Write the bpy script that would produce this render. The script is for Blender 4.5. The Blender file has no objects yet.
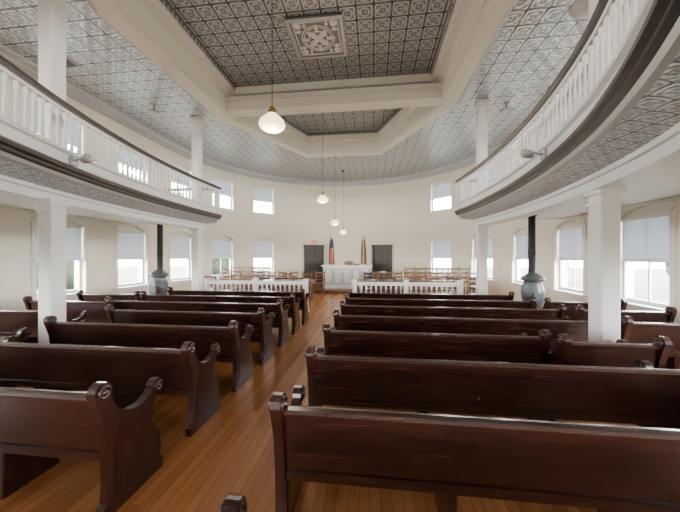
import bpy, bmesh, math, random
from mathutils import Vector, Matrix
random.seed(4)
pi=math.pi
# ------------------------------------------------------------------ materials
def newmat(name):
    m=bpy.data.materials.new(name); m.use_nodes=True
    nt=m.node_tree; b=nt.nodes['Principled BSDF']
    return m,nt,b
def plain(name,col,rough=.5,metal=0.,var=.06,scale=6,bump=0.0,emit=None,es=0):
    m,nt,b=newmat(name)
    n=nt.nodes.new('ShaderNodeTexNoise'); n.inputs['Scale'].default_value=scale
    n.inputs['Detail'].default_value=3
    tc=nt.nodes.new('ShaderNodeTexCoord'); nt.links.new(tc.outputs['Object'],n.inputs['Vector'])
    r=nt.nodes.new('ShaderNodeMix'); r.data_type='RGBA'
    r.inputs[6].default_value=(*[max(0,c*(1-var)) for c in col],1)
    r.inputs[7].default_value=(*[min(1,c*(1+var)) for c in col],1)
    nt.links.new(n.outputs['Fac'],r.inputs[0]); nt.links.new(r.outputs[2],b.inputs['Base Color'])
    b.inputs['Roughness'].default_value=rough; b.inputs['Metallic'].default_value=metal
    if bump:
        bp=nt.nodes.new('ShaderNodeBump'); bp.inputs['Strength'].default_value=bump; bp.inputs['Distance'].default_value=.01
        nt.links.new(n.outputs['Fac'],bp.inputs['Height']); nt.links.new(bp.outputs['Normal'],b.inputs['Normal'])
    if emit:
        b.inputs['Emission Color'].default_value=(*emit,1); b.inputs['Emission Strength'].default_value=es
    return m
def mathn(nt,op,a,b=None,c=None):
    n=nt.nodes.new('ShaderNodeMath'); n.operation=op
    for i,v in enumerate((a,b,c)):
        if v is None: continue
        if isinstance(v,(int,float)): n.inputs[i].default_value=v
        else: nt.links.new(v,n.inputs[i])
    return n.outputs[0]
def wood(name,c1,c2,rough,axis='X',scale=1.0,coat=0.2):
    m,nt,b=newmat(name)
    tc=nt.nodes.new('ShaderNodeTexCoord'); mp=nt.nodes.new('ShaderNodeMapping')
    sc={'X':(1.2,14,14),'Y':(14,1.2,14),'Z':(14,14,1.2)}[axis]
    mp.inputs['Scale'].default_value=[s*scale for s in sc]
    n=nt.nodes.new('ShaderNodeTexNoise'); n.inputs['Scale'].default_value=2.2; n.inputs['Detail'].default_value=6; n.inputs['Distortion'].default_value=.6
    nt.links.new(tc.outputs['Object'],mp.inputs['Vector']); nt.links.new(mp.outputs[0],n.inputs['Vector'])
    cr=nt.nodes.new('ShaderNodeValToRGB'); cr.color_ramp.elements[0].position=.3; cr.color_ramp.elements[1].position=.72
    cr.color_ramp.elements[0].color=(*c1,1); cr.color_ramp.elements[1].color=(*c2,1)
    nt.links.new(n.outputs['Fac'],cr.inputs[0]); nt.links.new(cr.outputs[0],b.inputs['Base Color'])
    b.inputs['Roughness'].default_value=rough; b.inputs['Coat Weight'].default_value=coat; b.inputs['Coat Roughness'].default_value=.25
    return m
def floormat():
    m,nt,b=newmat('floor_boards')
    tc=nt.nodes.new('ShaderNodeTexCoord'); sx=nt.nodes.new('ShaderNodeSeparateXYZ'); nt.links.new(tc.outputs['Object'],sx.inputs[0])
    W=.075
    xs=mathn(nt,'DIVIDE',sx.outputs[0],W)
    idx=mathn(nt,'FLOOR',xs); fr=mathn(nt,'FRACT',xs)
    off=mathn(nt,'MULTIPLY',mathn(nt,'FRACT',mathn(nt,'MULTIPLY',idx,.6180339)),3.0)
    ys=mathn(nt,'DIVIDE',mathn(nt,'ADD',sx.outputs[1],off),2.6); iy=mathn(nt,'FLOOR',ys)
    cb=nt.nodes.new('ShaderNodeCombineXYZ'); nt.links.new(idx,cb.inputs[0]); nt.links.new(iy,cb.inputs[1])
    wn=nt.nodes.new('ShaderNodeTexWhiteNoise'); nt.links.new(cb.outputs[0],wn.inputs['Vector'])
    mp=nt.nodes.new('ShaderNodeMapping'); mp.inputs['Scale'].default_value=(30,1.5,1); nt.links.new(tc.outputs['Object'],mp.inputs['Vector'])
    n=nt.nodes.new('ShaderNodeTexNoise'); n.inputs['Scale'].default_value=1.5; n.inputs['Detail'].default_value=5; nt.links.new(mp.outputs[0],n.inputs['Vector'])
    f=mathn(nt,'ADD',mathn(nt,'MULTIPLY',wn.outputs['Value'],.45),mathn(nt,'MULTIPLY',n.outputs['Fac'],.55))
    cr=nt.nodes.new('ShaderNodeValToRGB'); cr.color_ramp.elements[0].position=.15; cr.color_ramp.elements[1].position=.85
    cr.color_ramp.elements[0].color=(.22,.080,.025,1); cr.color_ramp.elements[1].color=(.44,.19,.068,1)
    nt.links.new(f,cr.inputs[0])
    edge=mathn(nt,'GREATER_THAN',mathn(nt,'ABSOLUTE',mathn(nt,'SUBTRACT',fr,.5)),.47)
    mx=nt.nodes.new('ShaderNodeMix'); mx.data_type='RGBA'; nt.links.new(mathn(nt,'MULTIPLY',edge,.6),mx.inputs[0])
    nt.links.new(cr.outputs[0],mx.inputs[6]); mx.inputs[7].default_value=(.06,.025,.01,1)
    nt.links.new(mx.outputs[2],b.inputs['Base Color']); b.inputs['Roughness'].default_value=.25
    return m
def tin(name,s,base,dark,metal=.55,rough=.36,ox=0,oy=0,ringw=.2,petw=.12):
    m,nt,b=newmat(name)
    tc=nt.nodes.new('ShaderNodeTexCoord'); sx=nt.nodes.new('ShaderNodeSeparateXYZ'); nt.links.new(tc.outputs['Object'],sx.inputs[0])
    def cell(o,of): return mathn(nt,'SUBTRACT',mathn(nt,'FRACT',mathn(nt,'DIVIDE',mathn(nt,'ADD',o,of),s)),.5)
    x=cell(sx.outputs[0],ox); y=cell(sx.outputs[1],oy)
    ax=mathn(nt,'ABSOLUTE',x); ay=mathn(nt,'ABSOLUTE',y)
    mxx=mathn(nt,'MAXIMUM',ax,ay)
    r=mathn(nt,'SQRT',mathn(nt,'ADD',mathn(nt,'MULTIPLY',x,x),mathn(nt,'MULTIPLY',y,y)))
    ring=mathn(nt,'MULTIPLY',mathn(nt,'COSINE',mathn(nt,'MULTIPLY',r,24)),ringw)
    an=mathn(nt,'ARCTAN2',y,x)
    pet=mathn(nt,'MULTIPLY',mathn(nt,'COSINE',mathn(nt,'MULTIPLY',an,4)),petw)
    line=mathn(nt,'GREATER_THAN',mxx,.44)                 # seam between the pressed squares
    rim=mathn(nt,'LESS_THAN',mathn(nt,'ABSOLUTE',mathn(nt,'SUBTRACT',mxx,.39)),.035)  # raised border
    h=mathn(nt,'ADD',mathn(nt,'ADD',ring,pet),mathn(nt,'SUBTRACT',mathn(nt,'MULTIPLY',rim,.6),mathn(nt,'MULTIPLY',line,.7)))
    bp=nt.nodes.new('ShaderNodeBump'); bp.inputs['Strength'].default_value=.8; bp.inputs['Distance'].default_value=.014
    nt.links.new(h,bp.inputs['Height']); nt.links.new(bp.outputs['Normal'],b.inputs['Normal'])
    mr=nt.nodes.new('ShaderNodeMapRange'); mr.inputs[1].default_value=-.6; mr.inputs[2].default_value=.55; nt.links.new(h,mr.inputs[0])  # colour follows relief height: shade painted into the creases of the pressing
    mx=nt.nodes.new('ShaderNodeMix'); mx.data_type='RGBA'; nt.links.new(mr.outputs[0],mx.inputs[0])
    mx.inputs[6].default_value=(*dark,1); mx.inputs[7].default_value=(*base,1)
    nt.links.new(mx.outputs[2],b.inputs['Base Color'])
    b.inputs['Metallic'].default_value=metal; b.inputs['Roughness'].default_value=rough
    return m
def blindmat():
    m,nt,b=newmat('blind_fabric')
    d=nt.nodes.new('ShaderNodeBsdfDiffuse'); t=nt.nodes.new('ShaderNodeBsdfTranslucent'); mx=nt.nodes.new('ShaderNodeMixShader')
    w=nt.nodes.new('ShaderNodeTexWave'); w.inputs['Scale'].default_value=60
    cr=nt.nodes.new('ShaderNodeValToRGB'); cr.color_ramp.elements[0].color=(.66,.69,.73,1); cr.color_ramp.elements[1].color=(.74,.76,.79,1)
    nt.links.new(w.outputs['Fac'],cr.inputs[0])
    nt.links.new(cr.outputs[0],d.inputs[0]); t.inputs[0].default_value=(.036,.040,.046,1)
    mx.inputs[0].default_value=.5
    nt.links.new(d.outputs[0],mx.inputs[1]); nt.links.new(t.outputs[0],mx.inputs[2])
    nt.links.new(mx.outputs[0],nt.nodes['Material Output'].inputs[0]); return m

M={}
M['wall']=plain('wall_plaster',(.84,.785,.67),.8,var=.02,scale=1.2)
M['white']=plain('white_paint',(.80,.795,.78),.45,var=.02)
M['cream']=plain('cream_paint',(.80,.77,.70),.5,var=.02)
M['pew']=wood('pew_mahogany',(.011,.0036,.003),(.055,.0155,.0105),.27,'X',coat=.35)
M['pewend']=wood('pew_end_mahogany',(.011,.0036,.003),(.050,.014,.0095),.27,'Z',coat=.35)
M['darkwood']=wood('dark_trim',(.018,.010,.008),(.035,.02,.015),.35,'Y')
M['door']=wood('door_wood',(.010,.005,.0035),(.022,.011,.008),.4,'Z')
M['chair']=wood('chair_oak',(.11,.045,.016),(.22,.095,.034),.4,'Z')
M['chair_dark']=wood('chair_walnut',(.03,.012,.007),(.07,.028,.015),.4,'Z')
M['table']=wood('table_oak',(.09,.032,.012),(.17,.065,.024),.35,'X')
M['floor']=floormat()
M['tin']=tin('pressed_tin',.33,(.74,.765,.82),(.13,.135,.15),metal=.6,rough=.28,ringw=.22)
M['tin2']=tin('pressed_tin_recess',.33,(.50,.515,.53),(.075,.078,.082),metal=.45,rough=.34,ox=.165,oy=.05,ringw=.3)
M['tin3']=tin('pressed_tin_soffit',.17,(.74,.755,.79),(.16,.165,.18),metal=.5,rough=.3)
M['silver']=plain('silver_moulding',(.42,.43,.44),.4,.4,var=.1,scale=40)
M['midgrey']=plain('medallion_ground',(.24,.24,.245),.5,.3,var=.3,scale=30)
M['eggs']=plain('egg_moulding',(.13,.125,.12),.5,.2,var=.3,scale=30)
M['iron']=plain('stove_iron',(.085,.095,.105),.4,.5,var=.2,scale=12)
M['pipe']=plain('pipe_black',(.012,.012,.013),.5,.4)
M['brass']=plain('brass',(.45,.30,.12),.3,.9)
M['rod']=plain('rod_dark',(.10,.08,.06),.4,.6)
M['blind']=blindmat()
M['glass_lamp']=plain('opal_glass',(.9,.80,.62),.3,emit=(1,.70,.36),es=3.2)
M['glass_off']=plain('opal_glass_off',(.5,.5,.49),.3)
M['black']=plain('black_leather',(.015,.015,.017),.5)
M['red']=plain('exit_red',(.7,.02,.02),.5,emit=(1,.03,.02),es=1.5)
M['grass']=plain('grass',(.030,.042,.020),.9,var=.5,scale=.6)
M['leaf']=plain('leaves',(.010,.017,.006),.9,var=.5,scale=3)
M['bark']=plain('bark',(.02,.014,.01),.9,var=.3)
M['flagred']=plain('flag_red',(.24,.02,.02),.8)
M['flagwhite']=plain('flag_white',(.5,.42,.33),.8)
M['flagblue']=plain('flag_blue',(.02,.025,.09),.8)
M['flagtan']=plain('flag_gold',(.16,.075,.03),.8)
M['vent']=plain('vent_grey',(.12,.12,.12),.6)
M['paper']=plain('paper',(.7,.68,.6),.8)

# ------------------------------------------------------------------ mesh builder
class MB:
    def __init__(s): s.v=[]; s.f=[]; s.m=[]; s.ms=[]; s.sm=[]
    def mi(s,k):
        if k not in s.ms: s.ms.append(k)
        return s.ms.index(k)
    def add(s,vs,fs,k,smooth=False):
        o=len(s.v); s.v+= [tuple(v) for v in vs]; i=s.mi(k)
        for f in fs: s.f.append([a+o for a in f]); s.m.append(i); s.sm.append(smooth)
    def box(s,x0,x1,y0,y1,z0,z1,k,M4=None):
        vs=[Vector(p) for p in ((x0,y0,z0),(x1,y0,z0),(x1,y1,z0),(x0,y1,z0),(x0,y0,z1),(x1,y0,z1),(x1,y1,z1),(x0,y1,z1))]
        if M4: vs=[M4@v for v in vs]
        s.add(vs,[(0,3,2,1),(4,5,6,7),(0,1,5,4),(1,2,6,5),(2,3,7,6),(3,0,4,7)],k)
    def extr(s,pts,fn,a,b,k):   # pts 2d polygon; fn(p,t)->3d
        n=len(pts); vs=[fn(p,a) for p in pts]+[fn(p,b) for p in pts]
        s.add(vs,[list(range(n))[::-1],list(range(n,2*n))]+[(i,(i+1)%n,n+(i+1)%n,n+i) for i in range(n)],k)
    def lathe(s,prof,c,k,seg=16,M4=None,smooth=True,rot=0):
        vs=[];fs=[];n=len(prof)
        for r,z in prof:
            for j in range(seg):
                a=2*pi*j/seg+rot; v=Vector((r*math.cos(a),r*math.sin(a),z))
                if M4: v=M4@v
                vs.append(v+Vector(c))
        for i in range(n-1):
            for j in range(seg):
                fs.append((i*seg+j,i*seg+(j+1)%seg,(i+1)*seg+(j+1)%seg,(i+1)*seg+j))
        s.add(vs,fs,k,smooth)
        s.add([vs[j] for j in range(seg)],[list(range(seg))[::-1]],k); s.add([vs[(n-1)*seg+j] for j in range(seg)],[list(range(seg))],k)
    def rod(s,p,q,r,k,seg=8,r2=None):
        p=Vector(p);q=Vector(q);d=q-p; M4=d.to_track_quat('Z','Y').to_matrix().to_4x4()
        s.lathe([(r,0),(r if r2 is None else r2,d.length)],p,k,seg,M4)
    def sweep(s,path,nrm,prof,k,closed=False,smooth=False):
        n=len(prof); vs=[]
        for p,nn in zip(path,nrm):
            for d,z in prof: vs.append((p[0]+nn[0]*d,p[1]+nn[1]*d,z))
        fs=[]; N=len(path)
        for i in range(N if closed else N-1):
            j=(i+1)%N
            for q in range(n-1): fs.append((i*n+q,j*n+q,j*n+q+1,i*n+q+1))
        s.add(vs,fs,k,smooth)
    def mesh(s,name):
        me=bpy.data.meshes.new(name); me.from_pydata(s.v,[],s.f)
        for k in s.ms: me.materials.append(M[k])
        me.polygons.foreach_set('material_index',s.m); me.polygons.foreach_set('use_smooth',s.sm)
        me.update(); bm=bmesh.new(); bm.from_mesh(me); bmesh.ops.recalc_face_normals(bm,faces=bm.faces); bm.to_mesh(me); bm.free()
        return me
    def obj(s,name,loc=(0,0,0),rz=0):
        return inst(name,s.mesh(name),loc,rz)
def inst(name,me,loc=(0,0,0),rz=0):
    o=bpy.data.objects.new(name,me); o.location=loc; o.rotation_euler=(0,0,rz); bpy.context.collection.objects.link(o); return o

# ------------------------------------------------------------------ room plan
HW=6.0; YB=-4.0; YS=9.0; EB=6.3; H=5.65; TH=.3
L_S=(.75,2.38,2.56); U_S=(3.72,5.0,5.15); WW=1.04
def arch(ds,S): # height of arch at offset ds from centre
    return S[1]+(S[2]-S[1])*(1-(2*ds/WW)**2)
def lineposfn(p,q):
    p=Vector(p);q=Vector(q);d=(q-p).normalized()
    n=Vector((d.y,-d.x))
    return lambda s:(p+d*s,d,n),(q-p).length
N=400
ell=[Vector((-HW*math.cos(pi*i/N),YS+EB*math.sin(pi*i/N))) for i in range(N+1)]
cum=[0]
for i in range(N): cum.append(cum[-1]+(ell[i+1]-ell[i]).length)
def ellpos(s):
    s=max(0,min(cum[-1]-1e-6,s)); i=0
    lo,hi=0,N
    while hi-lo>1:
        m=(lo+hi)//2
        if cum[m]<=s: lo=m
        else: hi=m
    f=(s-cum[lo])/(cum[lo+1]-cum[lo]); a=lo+f
    th=pi*a/N
    p=Vector((-HW*math.cos(th),YS+EB*math.sin(th))); t=Vector((HW*math.sin(th),EB*math.cos(th))).normalized()
    return p,t,Vector((-t.y,t.x))
def ells(x,y):
    return min(range(N+1),key=lambda i:(ell[i]-Vector((x,y))).length)
def wallsec(name,fn,L,wins,step):
    mb=MB(); bps=set([0,L])
    for w in wins:
        for i in range(13): bps.add(round(w-WW/2+WW*i/12,5))
    bps=sorted(bps); S=[bps[0]]
    for b in bps[1:]:
        n=max(1,math.ceil((b-S[-1])/step)); a=S[-1]
        for i in range(1,n+1): S.append(a+(b-a)*i/n)
    def P(s,z,off):
        p,t,n=fn(s); return (p.x+n.x*off,p.y+n.y*off,z)
    for a,b in zip(S[:-1],S[1:]):
        mid=(a+b)/2; w=[c for c in wins if abs(mid-c)<WW/2-1e-4]
        if w:
            c=w[0]; da,db=a-c,b-c
            st=[(0,0,L_S[0],L_S[0]),(arch(da,L_S),arch(db,L_S),U_S[0],U_S[0]),(arch(da,U_S),arch(db,U_S),H+.1,H+.1)]
            for S_ in (L_S,U_S):
                mb.add([P(a,S_[0],0),P(b,S_[0],0),P(b,S_[0],TH),P(a,S_[0],TH)],[(0,1,2,3)],'wall')
                mb.add([P(a,arch(da,S_),0),P(b,arch(db,S_),0),P(b,arch(db,S_),TH),P(a,arch(da,S_),TH)],[(3,2,1,0)],'wall')
        else: st=[(0,0,H+.1,H+.1)]
        for z0a,z0b,z1a,z1b in st:
            for off in (0,TH):
                mb.add([P(a,z0a,off),P(b,z0b,off),P(b,z1b,off),P(a,z1a,off)],[(0,1,2,3)],'wall')
    for c in wins:
        for e in (-WW/2,WW/2):
            for S_ in (L_S,U_S):
                mb.add([P(c+e,S_[0],0),P(c+e,S_[0],TH),P(c+e,S_[1],TH),P(c+e,S_[1],0)],[(0,1,2,3)],'wall')
    me=mb.mesh(name)
    return inst(name,me)
sideY=[-2.2,-.2,1.8,3.8,5.8,7.75]
fl,Ll=lineposfn((-HW,YB),(-HW,YS)); 
def flip(fn): return lambda s:(fn(s)[0],fn(s)[1],-fn(s)[2])
fl2=flip(fl)
fr,Lr=lineposfn((HW,YS),(HW,YB)); fr2=flip(fr)
fb,Lb=lineposfn((HW,YB),(-HW,YB)); fb2=flip(fb)
wl=[y-YB for y in sideY]; wr=[YS-y for y in sideY]
arcpts=[(-5.93,9.85),(-5.35,11.75),(-4.2,13.45),(4.2,13.45),(5.35,11.75),(5.93,9.85)]
wa=[cum[ells(*p)] for p in arcpts]
wb=[1.2,3.12,5.04,6.96,8.88,10.8]  # unseen back wall windows, added to let in fill light from behind
wallsec('wall_left',fl2,Ll,wl,20); wallsec('wall_right',fr2,Lr,wr,20)
wallsec('wall_front',ellpos,cum[-1],wa,.25); wallsec('wall_back',fb2,Lb,wb,20)

# windows
def winmesh(S,name,blind_to):
    mb=MB(); w=WW; n=12
    def arcpt(x,exp=0): # x offset
        return S[1]+(S[2]-S[1])*(1-(2*x/w)**2)+exp
    def archband(y0,y1,outer,inner,k):
        xs=[-.5+i/n for i in range(n+1)]
        o=[(x*(w+2*outer),arcpt(x*w)+outer) for x in xs]; i_=[(x*(w-2*inner),arcpt(x*w)-inner) for x in xs]
        for a in range(n):
            pts=[o[a],o[a+1],i_[a+1],i_[a]]
            mb.extr(pts,lambda p,t:(p[0],t,p[1]),y0,y1,k)
        for sg in (-1,1):
            xa,xb=sg*(w/2+outer),sg*(w/2-inner)
            mb.box(min(xa,xb),max(xa,xb),y0,y1,S[0],S[1]+ (0.01 if outer>0 else 0),k)
    archband(-.025,0.0,.09,0,'cream')
    archband(.10,.16,0,.05,'white')
    mb.box(-w/2-.12,w/2+.12,-.07,.12,S[0]-.04,S[0]+.005,'white')  # stool
    mb.box(-w/2-.08,w/2+.08,-.02,0,S[0]-.12,S[0]-.04,'white')
    mb.box(-w/2,w/2,.10,.16,S[0],S[0]+.08,'white')
    zm=(S[0]+S[1])/2
    mb.box(-w/2,w/2,.09,.15,zm-.03,zm+.03,'white')
    mb.box(-.015,.015,.12,.15,S[0]+.08,S[2]-.05,'white')
    # tympanum board above flat sash head
    xs=[-.5+i/n for i in range(n+1)]
    vs=[(x*w,.09,S[1]-.04) for x in xs]+[(x*w,.09,arcpt(x*w)) for x in xs]
    mb.add(vs,[(i,i+1,n+2+i,n+1+i) for i in range(n)],'cream')
    # roller blind with flat top
    zb=blind_to; zt=S[1]-.03; x=w/2-.035
    mb.add([(-x,.075,zb),(x,.075,zb),(x,.075,zt),(-x,.075,zt)],[(0,1,2,3)],'blind')
    mb.lathe([(.022,-x),(.022,x)],(0,.07,zt),'white',10,Matrix.Rotation(pi/2,4,'Y'))
    mb.box(-x,x,.068,.088,zb-.02,zb+.01,'white')
    return mb.mesh(name)
wm_low=winmesh(L_S,'lower_window',1.60); wm_up=winmesh(U_S,'upper_window',4.40)
k=0
def place(fn,s):
    global k
    p,t,n=fn(s)
    Mx=Matrix(((t.x,n.x,0,p.x),(t.y,n.y,0,p.y),(0,0,1,0),(0,0,0,1)))
    for me,S in ((wm_low,L_S),(wm_up,U_S)):
        k+=1; o=inst('window_%d'%k,me); o.matrix_world=Mx
        # sky portal in the opening (guides sky light sampling, emits nothing itself)
        L=bpy.data.lights.new('window_portal','AREA'); L.shape='RECTANGLE'; L.size=WW; L.size_y=S[2]-S[0]
        L.cycles.is_portal=True
        lo=bpy.data.objects.new('window_portal',L); bpy.context.collection.objects.link(lo)
        c=p+n*.24; tt=Vector((-n.y,n.x,0))
        lo.matrix_world=Matrix(((tt.x,0,n.x,c.x),(tt.y,0,n.y,c.y),(0,1,0,(S[0]+S[2])/2),(0,0,0,1)))
for s in wl: place(fl2,s)
for s in wa: place(ellpos,s)
for s in wr: place(fr2,s)
for s in wb: place(fb2,s)

# floor
mb=MB(); pts=[(-HW-TH,YB-TH),(HW+TH,YB-TH),(HW+TH,YS)]+[( (HW+TH)*math.cos(a),YS+(EB+TH)*math.sin(a)) for a in [pi*i/40 for i in range(1,40)]]+[(-HW-TH,YS)]
mb.extr(pts,lambda p,t:(p[0],p[1],t),-.2,0,'floor'); mb.obj('floor')

# ------------------------------------------------------------------ ceiling
O1=[(3.25,4.1),(3.25,7.7),(1.45,11.1),(-1.45,11.1),(-3.25,7.7),(-3.25,4.1),(-1.45,.7),(1.45,.7)]
O2=[(2.55,4.2),(2.55,7.6),(1.3,10.5),(-1.3,10.5),(-2.55,7.6),(-2.55,4.2),(-1.3,1.3),(1.3,1.3)]
ZR=6.25
bm=bmesh.new()
def loop(pts,z):
    vs=[bm.verts.new((p[0],p[1],z)) for p in pts]
    return [bm.edges.new((vs[i],vs[(i+1)%len(vs)])) for i in range(len(vs))]
e=loop(pts,H)+loop(O1,H)
bmesh.ops.triangle_fill(bm,edges=e,use_beauty=True)
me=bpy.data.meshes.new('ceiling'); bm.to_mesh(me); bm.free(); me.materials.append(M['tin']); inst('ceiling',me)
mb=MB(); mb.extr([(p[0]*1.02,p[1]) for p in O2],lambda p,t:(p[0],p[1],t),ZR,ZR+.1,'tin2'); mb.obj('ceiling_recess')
def oct_i(f): return [(a[0]+(b[0]-a[0])*f,a[1]+(b[1]-a[1])*f) for a,b in zip(O1,O2)]
mb=MB()
def octband(seq,kk):
    rings=[[(p[0],p[1],z) for p in oct_i(f)] for f,z in seq]
    for a,b in zip(rings[:-1],rings[1:]):
        mb.add(a+b,[(i,(i+1)%8,8+(i+1)%8,8+i) for i in range(8)],kk)
octband([(-.16,H),(-.16,H-.03),(-.06,H-.06),(0,H-.10)],'silver')
octband([(0,H-.10),(.5,H-.10),(.5,H-.06),(.56,H-.06),(.56,5.98),(.62,6.0),(.62,6.03),(.85,6.03),(.85,6.16),(.92,6.18)],'cream')
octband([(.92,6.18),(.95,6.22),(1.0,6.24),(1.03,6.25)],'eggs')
R=oct_i(.95)
for i in range(8):
    a=Vector(R[i]);b=Vector(R[(i+1)%8]);d=(b-a);n=int(d.length/.11)
    for j in range(n):
        p=a+d*((j+.5)/n); r=.035
        mb.lathe([(.001,-.05),(r,-.03),(r,0),(r*.6,.03)],(p.x,p.y,6.2),'silver',5)
mb.obj('trim_ceiling_tray')
# cross beam
def beam(y):
    mb=MB(); mb.box(-2.92,2.92,y-.2,y+.2,H-.05,H+.26,'cream'); mb.box(-2.88,2.88,y-.25,y+.25,H+.20,H+.30,'cream')
    mb.box(-2.6,2.6,y-.27,y+.27,H+.31,H+.35,'silver')
    mb.box(-2.6,2.6,y-.18,y+.18,H+.30,6.24,'cream')
    mb.obj('ceiling_beam')
beam(7.55)
# medallion
mb=MB(); cx,cy=0,5.9; z=ZR
mb.box(-.56,.56,-.56,.56,z-.02,z,'midgrey')
for a in range(4):
    R4=Matrix.Rotation(a*pi/2,4,'Z')
    mb.box(-.56,.49,-.56,-.49,z-.06,z-.001*a,'silver',R4); mb.box(-.45,.43,-.455,-.435,z-.04,z-.001,'white',R4)
    mb.lathe([(.001,-.03),(.06,-.03),(.075,-.01),(.075,0)],R4@Vector((.36,.36,z-.02)),'white',10)
    for sg in (-1,1):
        mb.lathe([(.001,-.06),(.03,-.03),(.035,0),(.02,.05),(.001,.09)],(0,0,0),'white',8,Matrix.Translation(R4@Vector((.36+.0*sg,.22*sg,z-.03)))@R4@Matrix.Rotation(pi/2,4,'Y'))
for r0 in (.34,.29,.2):
    for j in range(28):
        a=2*pi*j/28; b=2*pi*(j+1)/28
        mb.rod((r0*math.cos(a),r0*math.sin(a),z-.03),(r0*math.cos(b),r0*math.sin(b),z-.03),.012,'white',6)
for a in range(4):
    S4=Matrix.Translation((0,0,z-.03))@Matrix.Rotation(a*pi/2+pi/4,4,'Z')@Matrix.Translation((.15,0,0))@Matrix.Diagonal((2.4,1.3,.6,1))
    prof=[(.001,-.06),(.04,-.04),(.055,0),(.04,.04),(.001,.06)]
    mb.lathe(prof,(0,0,0),'white',8,S4)
    S4=Matrix.Translation((0,0,z-.03))@Matrix.Rotation(a*pi/2,4,'Z')@Matrix.Translation((.26,0,0))@Matrix.Diagonal((2.0,.7,.6,1))
    mb.lathe(prof,(0,0,0),'white',8,S4)
mb.lathe([(.001,-.08),(.04,-.07),(.07,-.03),(.08,0)],(0,0,z),'white',14)
mb.obj('ceiling_medallion',(cx,cy,0))
# cornice along walls
mb=MB(); S_=[i*cum[-1]/80 for i in range(81)]
path=[(-HW,YB)]+[tuple(ellpos(s)[0]) for s in S_]+[(HW,YB)]
nr=[(1,0)]+[tuple(-ellpos(s)[2]) for s in S_]+[(-1,0)]
mb.sweep(path,nr,[(0,5.40),(.02,5.40),(.03,5.45),(.07,5.49),(.09,5.55),(.16,5.60),(.18,H),(0,H)],'silver')
mb.obj('trim_cornice')
mb=MB(); mb.sweep(path,nr,[(0,0),(.025,0),(.025,.16),(.015,.19),(0,.19)],'white'); mb.obj('baseboard_walls')

# ------------------------------------------------------------------ balcony
A,B,YC=3.5,6.9,6.5; ph0=math.asin(1.5/6.9)
def shf(y): return .16*max(0,min(1,(8-y)/5.2))
NB=140; bp=[];bn=[]
for i in range(NB+1):
    ph=ph0-(pi+2*ph0)*i/NB
    yy=YC+B*math.sin(ph); bp.append((A*math.cos(ph)+shf(yy),yy))
    n=Vector((math.cos(ph)/A,math.sin(ph)/B)).normalized(); bn.append((n.x,n.y))
bn[0]=(1,0); bn[-1]=(-1,0)
mb=MB()
mb.sweep(bp,bn,[(.10,3.09),(-.05,3.09),(-.05,3.05),(-.01,3.03),(-.01,2.88)],'white')
mb.sweep(bp,bn,[(-.01,2.88),(-.07,2.88),(-.10,2.85),(-.10,2.81),(-.06,2.79),(-.06,2.76),(-.02,2.74)],'darkwood')
mb.sweep(bp,bn,[(-.02,2.74),(0,2.70),(.04,2.68)],'silver')
mb.sweep(bp,bn,[(.04,2.68),(.40,2.60)],'tin3')
mb.sweep(bp,bn,[(.36,2.62),(.37,2.56),(.40,2.55),(.40,2.44),(.70,2.44),(.70,2.62)],'white')
mb.sweep(bp,bn,[(-.07,3.62),(-.085,3.65),(-.07,3.69),(.07,3.69),(.085,3.65),(.07,3.62),(-.07,3.62)],'darkwood')
mb.sweep(bp,bn,[(-.03,3.58),(-.03,3.62),(.03,3.62),(.03,3.58),(-.03,3.58)],'white')
HWb=HW-.03
wp=[]
for (x,y) in bp:
    sg=1 if x>=0 else -1
    if y>=2: wp.append((sg*HWb,y))
    else:
        yy0=2; u=(2-y)/(2-(YC-B)); u=min(1,u)**1.0
        x2=A*math.sqrt(1-((2-YC)/B)**2); u2=1-abs(x)/x2; u=max(0,.5*u+.5*u2)
        dd=u*12
        wp.append((sg*HWb,2-dd) if dd<6 else (sg*(6-(dd-6))*.99,YB+.02))
for z,off,kk in ((2.62,.55,'white'),(2.93,0,'floor')):
    vs=[(p[0]+n[0]*off,p[1]+(n[1]*off if 0<i<NB else 0),z) for i,(p,n) in enumerate(zip(bp,bn))]+[(q[0],q[1],z) for q in wp]
    mb.add(vs,[(i,i+1,NB+2+i,NB+1+i) for i in range(NB)],kk)
sp=.12
bal=[(.024,3.09),(.024,3.16),(.012,3.18),(.022,3.27),(.013,3.40),(.011,3.46),(.024,3.50),(.024,3.59)]
fine=[]
for i in range(2001):
    ph=ph0-(pi+2*ph0)*i/2000; yy=YC+B*math.sin(ph); fine.append(Vector((A*math.cos(ph)+shf(yy),yy)))
acc=0
for a,b in zip(fine[:-1],fine[1:]):
    acc+=(b-a).length
    if acc>sp:
        acc-=sp; mb.lathe(bal,(b.x,b.y,0),'white',6,smooth=False)
for sg in (-1,1):
    xa,xb=sorted((bp[0][0]*sg,sg*HWb))
    mb.box(xa,xb,7.9,8.0,2.62,3.09,'white'); mb.box(xa,xb,7.88,8.04,3.62,3.68,'darkwood'); mb.box(xa,xb,7.89,8.08,2.76,2.88,'darkwood')
    mb.box(sg*3.45-.06,sg*3.45+.06,7.9,8.02,2.9,3.72,'white')
    x=xa+.1
    while x<xb: mb.lathe(bal,(x,7.95,0),'white',6,smooth=False); x+=sp
mb.obj('balcony')

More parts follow.
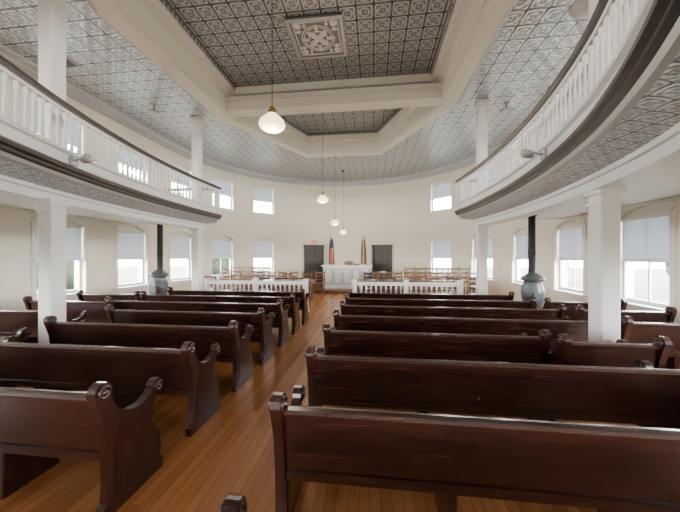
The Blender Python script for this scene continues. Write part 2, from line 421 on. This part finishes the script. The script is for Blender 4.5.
# columns
def column(x,y):
    mb=MB(); w=.108
    for z0,z1 in ((0,2.46),(2.93,H)):
        c=.015
        P8=[(-w,-w+c),(-w+c,-w),(w-c,-w),(w,-w+c),(w,w-c),(w-c,w),(-w+c,w),(-w,w-c)]
        mb.extr(P8,lambda p,t:(p[0],p[1],t),z0,z1,'white')
        mb.box(-w-.03,w+.03,-w-.03,w+.03,z0,z0+.18,'white'); mb.box(-w-.03,w+.03,-w-.03,w+.03,z1-.08,z1,'white')
        mb.box(-w-.015,w+.015,-w-.015,w+.015,z1-.2,z1-.17,'white')
    mb.obj('column',(x,y,0))
for c in ((-3.45,3.6),(3.9,3.77),(-3.95,7.75),(3.93,7.75),(-3.1,-.3),(3.1,-.3)): column(*c)

# ------------------------------------------------------------------ pews
def circ(cx,cy,r,a0,a1,n): return [(cx+r*math.cos(math.radians(a0+(a1-a0)*i/n)),cy+r*math.sin(math.radians(a0+(a1-a0)*i/n))) for i in range(n+1)]
prof=[(.02,0),(.02,.07),(.05,.09),(.06,.2),(.055,.4),(.03,.6),(-.01,.73)]+circ(.025,.808,.06,205,-30,12)+[(.088,.735),(.115,.675),(.16,.63),(.23,.597),(.31,.592),(.375,.615),(.41,.65)]+circ(.47,.655,.056,160,-110,12)+[(.43,.56),(.41,.50),(.41,.42),(.44,.36),(.48,.29),(.50,.2),(.49,.1),(.52,.08),(.52,0)]
pews={}
def pewmesh(L):
    L=round(L,2)
    if L in pews: return pews[L]
    mb=MB(); t=.06
    for x0 in (0,L-t):
        mb.extr(prof,lambda p,q:(q,p[0],p[1]),x0,x0+t,'pewend')
        for (cy,cz,r) in ((.025,.808,.042),(.47,.655,.038)):
            for xx,d in ((x0,-1),(x0+t,1)):
                Mx=Matrix.Rotation(d*pi/2,4,'Y')
                mb.lathe([(r,0),(r,.012),(r*.7,.012),(r*.6,.004),(r*.4,.006),(r*.35,.02),(.003,.022)],(xx,cy,cz),'pewend',14,Mx)
        for xx in (x0-.006,x0+t):
            mb.extr([(.11,.12),(.44,.12),(.42,.30),(.37,.42),(.36,.52),(.2,.55),(.12,.60),(.10,.5)],lambda p,q:(q,p[0],p[1]),xx,xx+.006,'pewend')
    pb=[(.085,.34),(.115,.34),(.055,.76),(.025,.76)]
    mb.extr(pb,lambda p,q:(q,p[0],p[1]),t,L-t,'pew')
    cap=[(.005,.745),(-.002,.765),(.008,.783),(.04,.788),(.07,.78),(.078,.765),(.07,.745)]
    mb.extr(cap,lambda p,q:(q,p[0],p[1]),t,L-t,'pew')
    mb.extr([(.072,.34),(.125,.34),(.12,.40),(.066,.40)],lambda p,q:(q,p[0],p[1]),t,L-t,'pew')
    mb.extr([(.08,.385),(.49,.40),(.505,.415),(.50,.435),(.47,.44),(.08,.42)],lambda p,q:(q,p[0],p[1]),t,L-t,'pew')
    mb.box(t,L-t,.42,.445,.32,.40,'pew')
    n=max(1,int(L/1.3))
    for i in range(1,n+1):
        x=L*i/(n+1)
        mb.extr([(.10,0),(.10,.39),(.46,.40),(.44,.25),(.42,.06),(.45,.05),(.45,0)],lambda p,q:(q,p[0],p[1]),x-.025,x+.025,'pewend')
    pews[L]=mb.mesh('pew_mesh'); return pews[L]
def pew(x0,x1,y): inst('church_pew',pewmesh(x1-x0),(x0,y,0))
for kk in range(-1,7):
    y=1.55+.85*kk
    if kk==-1: y=.575
    pew(.58, 3.6 if kk in(0,1) else 3.0 if kk<=2 else 4.2, y)
    if kk==-1: y=.25
    pew(-3.1 if kk<=3 else -4.0,-.5,y)
pew(3.03,3.97,3.09)
for y in (1.0,1.9,2.75): pew(-5.4,-3.35,y)
for y in (3.9,4.8): pew(-5.6,-3.75,y)
pew(-5.6,-4.1,5.8)
for y in (4.1,4.95,5.8): pew(4.4,5.75,y)
for y in (1.0,1.9): pew(3.75,5.4,y)

# ------------------------------------------------------------------ bar railing
def bar(x0,x1):
    mb=MB(); L=x1-x0
    mb.box(0,L,-.04,.04,.82,.90,'white'); mb.box(0,L,-.06,.06,.88,.915,'white'); mb.box(0,L,-.035,.035,.10,.17,'white')
    for x in [0,L/2,L]:
        mb.box(x-.06,x+.06,-.061,.061,0,.96,'white'); mb.box(x-.075,x+.075,-.075,.075,.94,.98,'white'); mb.box(x-.075,x+.075,-.075,.075,0,.12,'white')
    pr=[(.026,.17),(.026,.26),(.014,.29),(.030,.42),(.016,.62),(.014,.70),(.027,.73),(.027,.82)]
    n=int(L/.135)
    for i in range(n): mb.lathe(pr,((i+.5)*L/n,0,0),'white',8)
    mb.obj('bar_railing',(x0,8.1,0))
bar(-3.85,-.8); bar(.6,3.5)

# ------------------------------------------------------------------ stoves
def stove(x,y):
    mb=MB()
    for a in range(4):
        c,s=math.cos(a*pi/2+pi/4),math.sin(a*pi/2+pi/4)
        mb.rod((.25*c,.25*s,0),(.17*c,.17*s,.28),.03,'iron',8,.04)
    mb.lathe([(.12,.24),(.24,.26),(.26,.30),(.24,.34),(.17,.40),(.19,.52),(.22,.66),(.235,.80),(.22,.94),(.17,1.04),(.19,1.07),(.24,1.10),(.25,1.13),(.20,1.17),(.15,1.21),(.10,1.25),(.06,1.27)],(0,0,0),'iron',20)
    mb.box(-.10,.10,-.26,-.2,.6,.82,'iron'); mb.box(-.13,.13,-.30,-.15,.34,.42,'iron')
    mb.lathe([(.075,1.2),(.075,2.61)],(0,.03,0),'pipe',14); mb.lathe([(.10,2.57),(.10,2.61)],(0,.03,0),'pipe',14)
    mb.lathe([(.085,1.7),(.085,1.74)],(0,.03,0),'pipe',14)
    mb.obj('potbelly_stove',(x,y,0))
stove(-4.9,7.45); stove(4.82,7.1)

# ------------------------------------------------------------------ platform and front furniture
mb=MB(); pp=[((HW-.04)*math.cos(a),YS+(EB-.04)*math.sin(a)) for a in [math.asin(3.4/EB)+(pi-2*math.asin(3.4/EB))*i/40 for i in range(41)]]
mb.extr(pp,lambda p,t:(p[0],p[1],t),0,.14,'table'); mb.obj('judge_platform')
mb=MB()
mb.box(-1.12,1.12,-.35,.3,0,1.02,'white'); mb.box(-1.18,1.18,-.42,.36,1.02,1.08,'white'); mb.box(-1.15,1.15,-.38,.32,0,.12,'white')
for i in range(5):
    x=-1.05+i*.43; 
    for a,b,c,d in ((x,x+.38,.2,.24),(x,x+.38,.88,.92),(x,x+.04,.2,.92),(x+.34,x+.38,.2,.92)): mb.box(a,b,-.38,-.35,c,d,'silver')
mb.box(-.5,-.1,-.2,.1,1.08,1.11,'paper'); mb.box(.3,.6,-.25,0,1.08,1.14,'table'); mb.box(-.9,-.7,-.1,.1,1.08,1.2,'pewend'); mb.box(-.12,.25,-.1,.1,1.08,1.26,'table')
mb.obj('judge_bench',(-.08,13.55,.14))
# chairs
def chairmesh(wd):
    mb=MB()
    for sx in (-.2,.2):
        mb.rod((sx,-.19,0),(sx*1.0,-.19,.45),.02,wd,8,.022)
        mb.rod((sx*.92,.19,0),(sx*.95,.19,.45),.02,wd,8,.022); mb.rod((sx*.95,.19,.45),(sx*.97,.27,1.0),.022,wd,8,.016)
        for z in (.15,.28): mb.rod((sx,-.19,z),(sx*.94,.19,z),.011,wd,6)
    for z in (.14,.26): mb.rod((-.2,-.19,z),(.2,-.19,z),.011,wd,6)
    mb.rod((-.19,.19,.2),(.19,.19,.2),.011,wd,6)
    mb.box(-.22,.22,-.215,.215,.44,.465,wd)
    for z,yy in ((.58,.205),(.72,.225),(.87,.248)):
        mb.box(-.185,.185,yy,yy+.016,z,z+.065,wd)
    return mb.mesh('wooden_chair')
chair_me=chairmesh('chair'); chair_dk=chairmesh('chair_dark')
def chair(x,y,z=0,rz=0,dk=False): inst('wooden_chair',chair_dk if dk else chair_me,(x,y,z),rz)
def tablem(L,W):
    mb=MB(); mb.box(-L/2,L/2,-W/2,W/2,.72,.76,'table'); mb.box(-L/2+.06,L/2-.06,-W/2+.05,W/2-.05,.62,.72,'table')
    for sx in (-1,1):
        for sy in (-1,1): mb.lathe([(.03,0),(.04,.08),(.028,.2),(.045,.42),(.035,.55),(.05,.58),(.05,.64)],(sx*(L/2-.1),sy*(W/2-.09),0),'table',10)
    mb.box(-.3,-.1,-.15,.1,.76,.775,'paper'); mb.box(.3,.5,-.1,.15,.76,.775,'paper')
    return mb.mesh('counsel_table')
tm=tablem(1.8,.85)
inst('counsel_table',tm,(-1.9,10.2,0)); inst('counsel_table',tm,(1.35,10.6,0))
for x in (-2.5,-1.9,-1.3): chair(x,9.45,0,pi,True)
for x in (-2.3,-1.5): chair(x,10.95,0,0)
for x in (.95,1.7): chair(x,11.35,0,0,True)
chair(1.0,9.9,0,pi+.2,True); chair(1.7,9.85,0,pi-.1,True)
for x in (-3.2,-3.9,-4.6): chair(x,9.3,0,.1,x<-4)
for x in (2.5,3.1,3.7,4.4): chair(x,9.4,0,-.1,x>3.5)
for i,x in enumerate((-1.75,-1.2,.95,1.5)): chair(x,12.2,0,0,i%2==0)
def riser(x0,x1):
    mb=MB(); mb.box(x0,x1,10.0,10.8,0,.12,'table'); mb.box(x0,x1,10.8,11.6,0,.24,'table'); mb.obj('jury_riser')
riser(2.35,5.0); riser(-5.0,-3.1)
for i in range(6):
    chair(2.6+.43*i,10.4,.12,.15); chair(2.58+.42*i,11.25,.24,.1)
for i in range(4):
    chair(-4.7+.45*i,10.4,.12,-.15); chair(-4.7+.45*i,11.25,.24,-.1)
for i in range(5): chair(-4.4+.5*i,12.0 if i else 11.95,0,-.2)
for i in range(4): chair(2.2+.5*i,12.05,0,.2)
# clerk desk beside the judge bench
mb=MB(); mb.box(-.5,.5,-.3,.3,.74,.78,'table'); mb.box(-.46,-.1,-.26,.26,.08,.74,'table'); mb.box(.1,.46,-.26,.26,.08,.74,'table'); mb.box(-.46,.46,.22,.26,.3,.74,'table')
for zz in (.12,.34,.56):
    for xx in (-.44,.12): mb.box(xx,xx+.32,-.275,-.26,zz,zz+.18,'table'); mb.box(xx+.14,xx+.18,-.29,-.275,zz+.08,zz+.1,'brass')
mb.box(-.1,.15,-.1,.1,.78,.82,'paper')
for sx in (-.46,.4): mb.box(sx,sx+.06,-.26,.26,0,.08,'table')
mb.obj('clerk_desk',(1.55,12.95,.14))
# judge chair (high backed)
mb=MB(); mb.box(-.27,.27,-.25,.25,.44,.52,'black'); mb.extr([(-.27,.5),(.27,.5),(.27,1.1),(.2,1.22),(0,1.27),(-.2,1.22),(-.27,1.1)],lambda p,t:(p[0],t,p[1]),.22,.29,'chair')
for sx in (-1,1): mb.box(sx*.27-.03,sx*.27+.03,-.22,.22,.66,.70,'chair'); mb.rod((sx*.27,-.18,.5),(sx*.27,-.18,.67),.02,'chair')
mb.rod((0,0,.1),(0,0,.45),.03,'iron')
for a in range(5): mb.rod((0,0,.1),(.28*math.cos(a*1.257),.28*math.sin(a*1.257),.03),.02,'iron')
ch=mb.mesh('judge_chair'); inst('judge_chair',ch,(-.1,14.3,.14)); 
# flags
def flag(x,y,kind):
    mb=MB(); mb.lathe([(.15,0),(.15,.02),(.06,.05),(.03,.1)],(0,0,0),'brass',16)
    mb.rod((0,0,.05),(0,0,2.45),.014,'chair'); mb.lathe([(.001,2.45),(.03,2.48),(.035,2.51),(.015,2.56),(.001,2.66)],(0,0,0),'brass',10)
    n=36; rows=14
    for r in range(rows):
        z1=2.38-1.35*r/rows; z0=2.38-1.35*(r+1)/rows
        for i in range(n):
            def pt(i,z):
                a=2*pi*i/n; w=.05+.07*((2.38-z)/1.35)**.4; rr=w*(1+.4*math.sin(a*5+z*1.5))
                return (rr*math.cos(a)+.03,rr*math.sin(a)*.7-.02,z-.05*math.sin(a*2+1))
            if kind=='us': kk='flagblue' if (r<5 and i>14) else ('flagred' if (i//3)%2 else 'flagwhite')
            else: kk='flagtan' if (i//4)%3 else 'flagwhite'
            mb.add([pt(i,z0),pt(i+1,z0),pt(i+1,z1),pt(i,z1)],[(0,1,2,3)],kk,True)
    mb.obj('flag_on_stand',(x,y,.14))
flag(-1.02,14.5,'us'); flag(.62,14.6,'state')
# doors
def door(x,n):
    y=YS+EB*math.sqrt(1-(x/HW)**2); nx,ny=x/HW**2,(y-YS)/EB**2; rz=math.atan2(nx,ny)*-1
    mb=MB(); w=.44; h=1.98
    mb.box(-w,w,-.05,.0,0,h,'door')
    for sx in (-1,1):
        for z0,z1 in ((.12,.55),(.65,1.15),(1.25,1.85)):
            a,b=sorted((sx*.06,sx*.37)); 
            for c in ((a,b,z0,z0+.03),(a,b,z1-.03,z1),(a,a+.03,z0,z1),(b-.03,b,z0,z1)): mb.box(c[0],c[1],-.065,-.05,c[2],c[3],'door')
        a,b=sorted((sx*w,sx*(w+.08))); mb.box(a,b,-.08,.0,0,h+.1,'door')
    mb.box(-w-.11,w+.11,-.1,0,h,h+.12,'door')
    mb.lathe([(.01,0),(.03,.03),(.03,.05),(.01,.06)],(.38,-.05,.98),'brass',10,Matrix.Rotation(pi/2,4,'X'))
    mb.obj('door_%d'%n,(x,y-.03,.14),rz)
door(-2.0,1); door(1.6,2)
# exit sign
mb=MB(); mb.box(-.19,.19,-.04,.0,-.10,.10,'paper')
def seg(x0,x1,z0,z1): mb.box(x0,x1,-.05,-.04,z0,z1,'red')
x=-.16
for L in 'EXIT':
    if L=='E': seg(x,x+.02,-.07,.07); [seg(x,x+.065,z-.012,z+.012) for z in (-.058,0,.058)]
    if L=='I': seg(x+.025,x+.045,-.07,.07)
    if L=='T': seg(x,x+.065,.048,.07); seg(x+.022,x+.042,-.07,.07)
    if L=='X':
        for s_ in (-1,1): mb.rod((x,-.045,-.07*s_),(x+.065,-.045,.07*s_),.012,'red',4)
    x+=.085
mb.obj('exit_sign',(-2.0,14.90,2.42),.1)

# ------------------------------------------------------------------ pendants
def pendant(x,y,z,zc,s=1.0,name='pendant_lamp'):
    mb=MB()
    mb.rod((0,0,.22*s),(0,0,zc-z),.006,'rod',6); mb.lathe([(.07,zc-z-.05),(.07,zc-z)],(0,0,0),'rod',14)
    mb.lathe([(.03,.26*s),(.05*s,.22*s),(.06*s,.19*s),(.075*s,.17*s),(.075*s,.15*s)],(0,0,0),'brass',16)
    mb.lathe([(.07*s,.16*s),(.085*s,.13*s),(.13*s,.10*s),(.18*s,.05*s),(.2*s,-.01*s),(.185*s,-.05*s),(.14*s,-.085*s),(.08*s,-.105*s),(.002,-.11*s)],(0,0,0),'glass_lamp',24)
    mb.obj(name,(x,y,z))
    L=bpy.data.lights.new('pendant_bulb','POINT'); L.energy=40; L.color=(1,.85,.65); L.shadow_soft_size=.12
    lo=bpy.data.objects.new('pendant_bulb',L); lo.location=(x,y,z-.3*s); bpy.context.collection.objects.link(lo)
pendant(-.24,3.8,3.47,ZR,.9)
pendant(-.30,8.1,3.27,ZR,.85); pendant(-.38,11.3,2.97,H,.85); pendant(-.26,13.3,2.77,H,.8)
def dish(x,y,s=.55,drop=.0):
    mb=MB(); mb.rod((0,0,-.22*s-drop),(0,0,0),.012,'rod',6)
    mb.lathe([(.03*s,-.2*s-drop),(.06*s,-.22*s-drop),(.08*s,-.26*s-drop),(.2*s,-.32*s-drop),(.24*s,-.37*s-drop),(.2*s,-.42*s-drop),(.1*s,-.46*s-drop),(.002,-.47*s-drop)],(0,0,0),'glass_off',20); mb.lathe([(.06,-.03),(.06,0)],(0,0,0),'silver',12)
    mb.obj('ceiling_light',(x,y,H))
dish(4.15,4.35,1.0,.12); dish(-4.6,6.9); dish(4.6,7.9)
def bracket(x,y,rz):
    mb=MB(); mb.box(-.05,.05,-.03,.0,-.06,.06,'silver'); mb.rod((0,0,0),(0,-.14,.03),.012,'silver')
    mb.lathe([(.03,0),(.05,.03),(.06,.1),(.05,.14),(.002,.17)],(0,-.14,.0),'glass_off',14,Matrix.Rotation(pi/2.4,4,'X'))
    mb.obj('bracket_lamp',(x,y,2.97),rz)
def onb(y,sg): return sg*A*math.sqrt(1-((y-YC)/B)**2)+shf(y)
bracket(onb(4.0,1)-.02,4.0,-pi/2); bracket(onb(3.5,-1)+.02,3.5,pi/2)
mb=MB(); mb.box(-.25,.25,-.12,.12,-.02,0,'silver')
for i in range(7): mb.box(-.22,.22,-.1+i*.03,-.085+i*.03,-.03,-.02,'vent')
mb.obj('ceiling_vent',(-5.2,5.2,H))

# ------------------------------------------------------------------ outside
mb=MB(); mb.box(-60,60,-50,70,-1.2,-1.0,'grass'); mb.obj('lawn')
def tree(x,y,s):
    mb=MB(); mb.lathe([(.3*s,0),(.2*s,1.5*s),(.15*s,3*s)],(0,0,0),'bark',10)
    for i in range(9):
        a=i*2.4; r=.9*s if i else 0
        c=(r*math.cos(a),r*math.sin(a),(1.6+ (i%3)*.8)*s)
        rr=(.95+.25*random.random())*s
        mb.lathe([(.01,-rr)]+[(rr*math.cos(t)*(1+.08*random.random()),rr*math.sin(t)) for t in (-1.1,-.7,-.3,.1,.5,.9,1.25)]+[(.01,rr)],c,'leaf',12)
    mb.obj('tree',(x,y,-1))
for x,y,s in ((-17,14,1.2),(-20,7,1.3),(-22,19,1.0),(24,22,1.2),(24,11,.9),(-14,26,1.2),(19,31,1.1),(-26,12,1.1)): tree(x,y,s)

# ------------------------------------------------------------------ world / lights
w=bpy.data.worlds.new('World'); bpy.context.scene.world=w; w.use_nodes=True
nt=w.node_tree; bg=nt.nodes['Background']; 
tc=nt.nodes.new('ShaderNodeTexCoord'); sx=nt.nodes.new('ShaderNodeSeparateXYZ'); nt.links.new(tc.outputs['Generated'],sx.inputs[0])
cr=nt.nodes.new('ShaderNodeValToRGB'); nt.links.new(sx.outputs[2],cr.inputs[0])
cr.color_ramp.elements[0].color=(1,.99,.965,1); cr.color_ramp.elements[1].color=(.82,.91,1,1)
nt.links.new(cr.outputs[0],bg.inputs[0]); bg.inputs[1].default_value=63.0

# ------------------------------------------------------------------ camera
cam=bpy.data.cameras.new('cam'); co=bpy.data.objects.new('camera',cam); bpy.context.collection.objects.link(co)
co.location=(1.15,0,1.65); co.rotation_euler=(pi/2,0,math.radians(6.7)); cam.sensor_width=36; cam.lens=285/680*36; cam.clip_start=.05
bpy.context.scene.camera=co
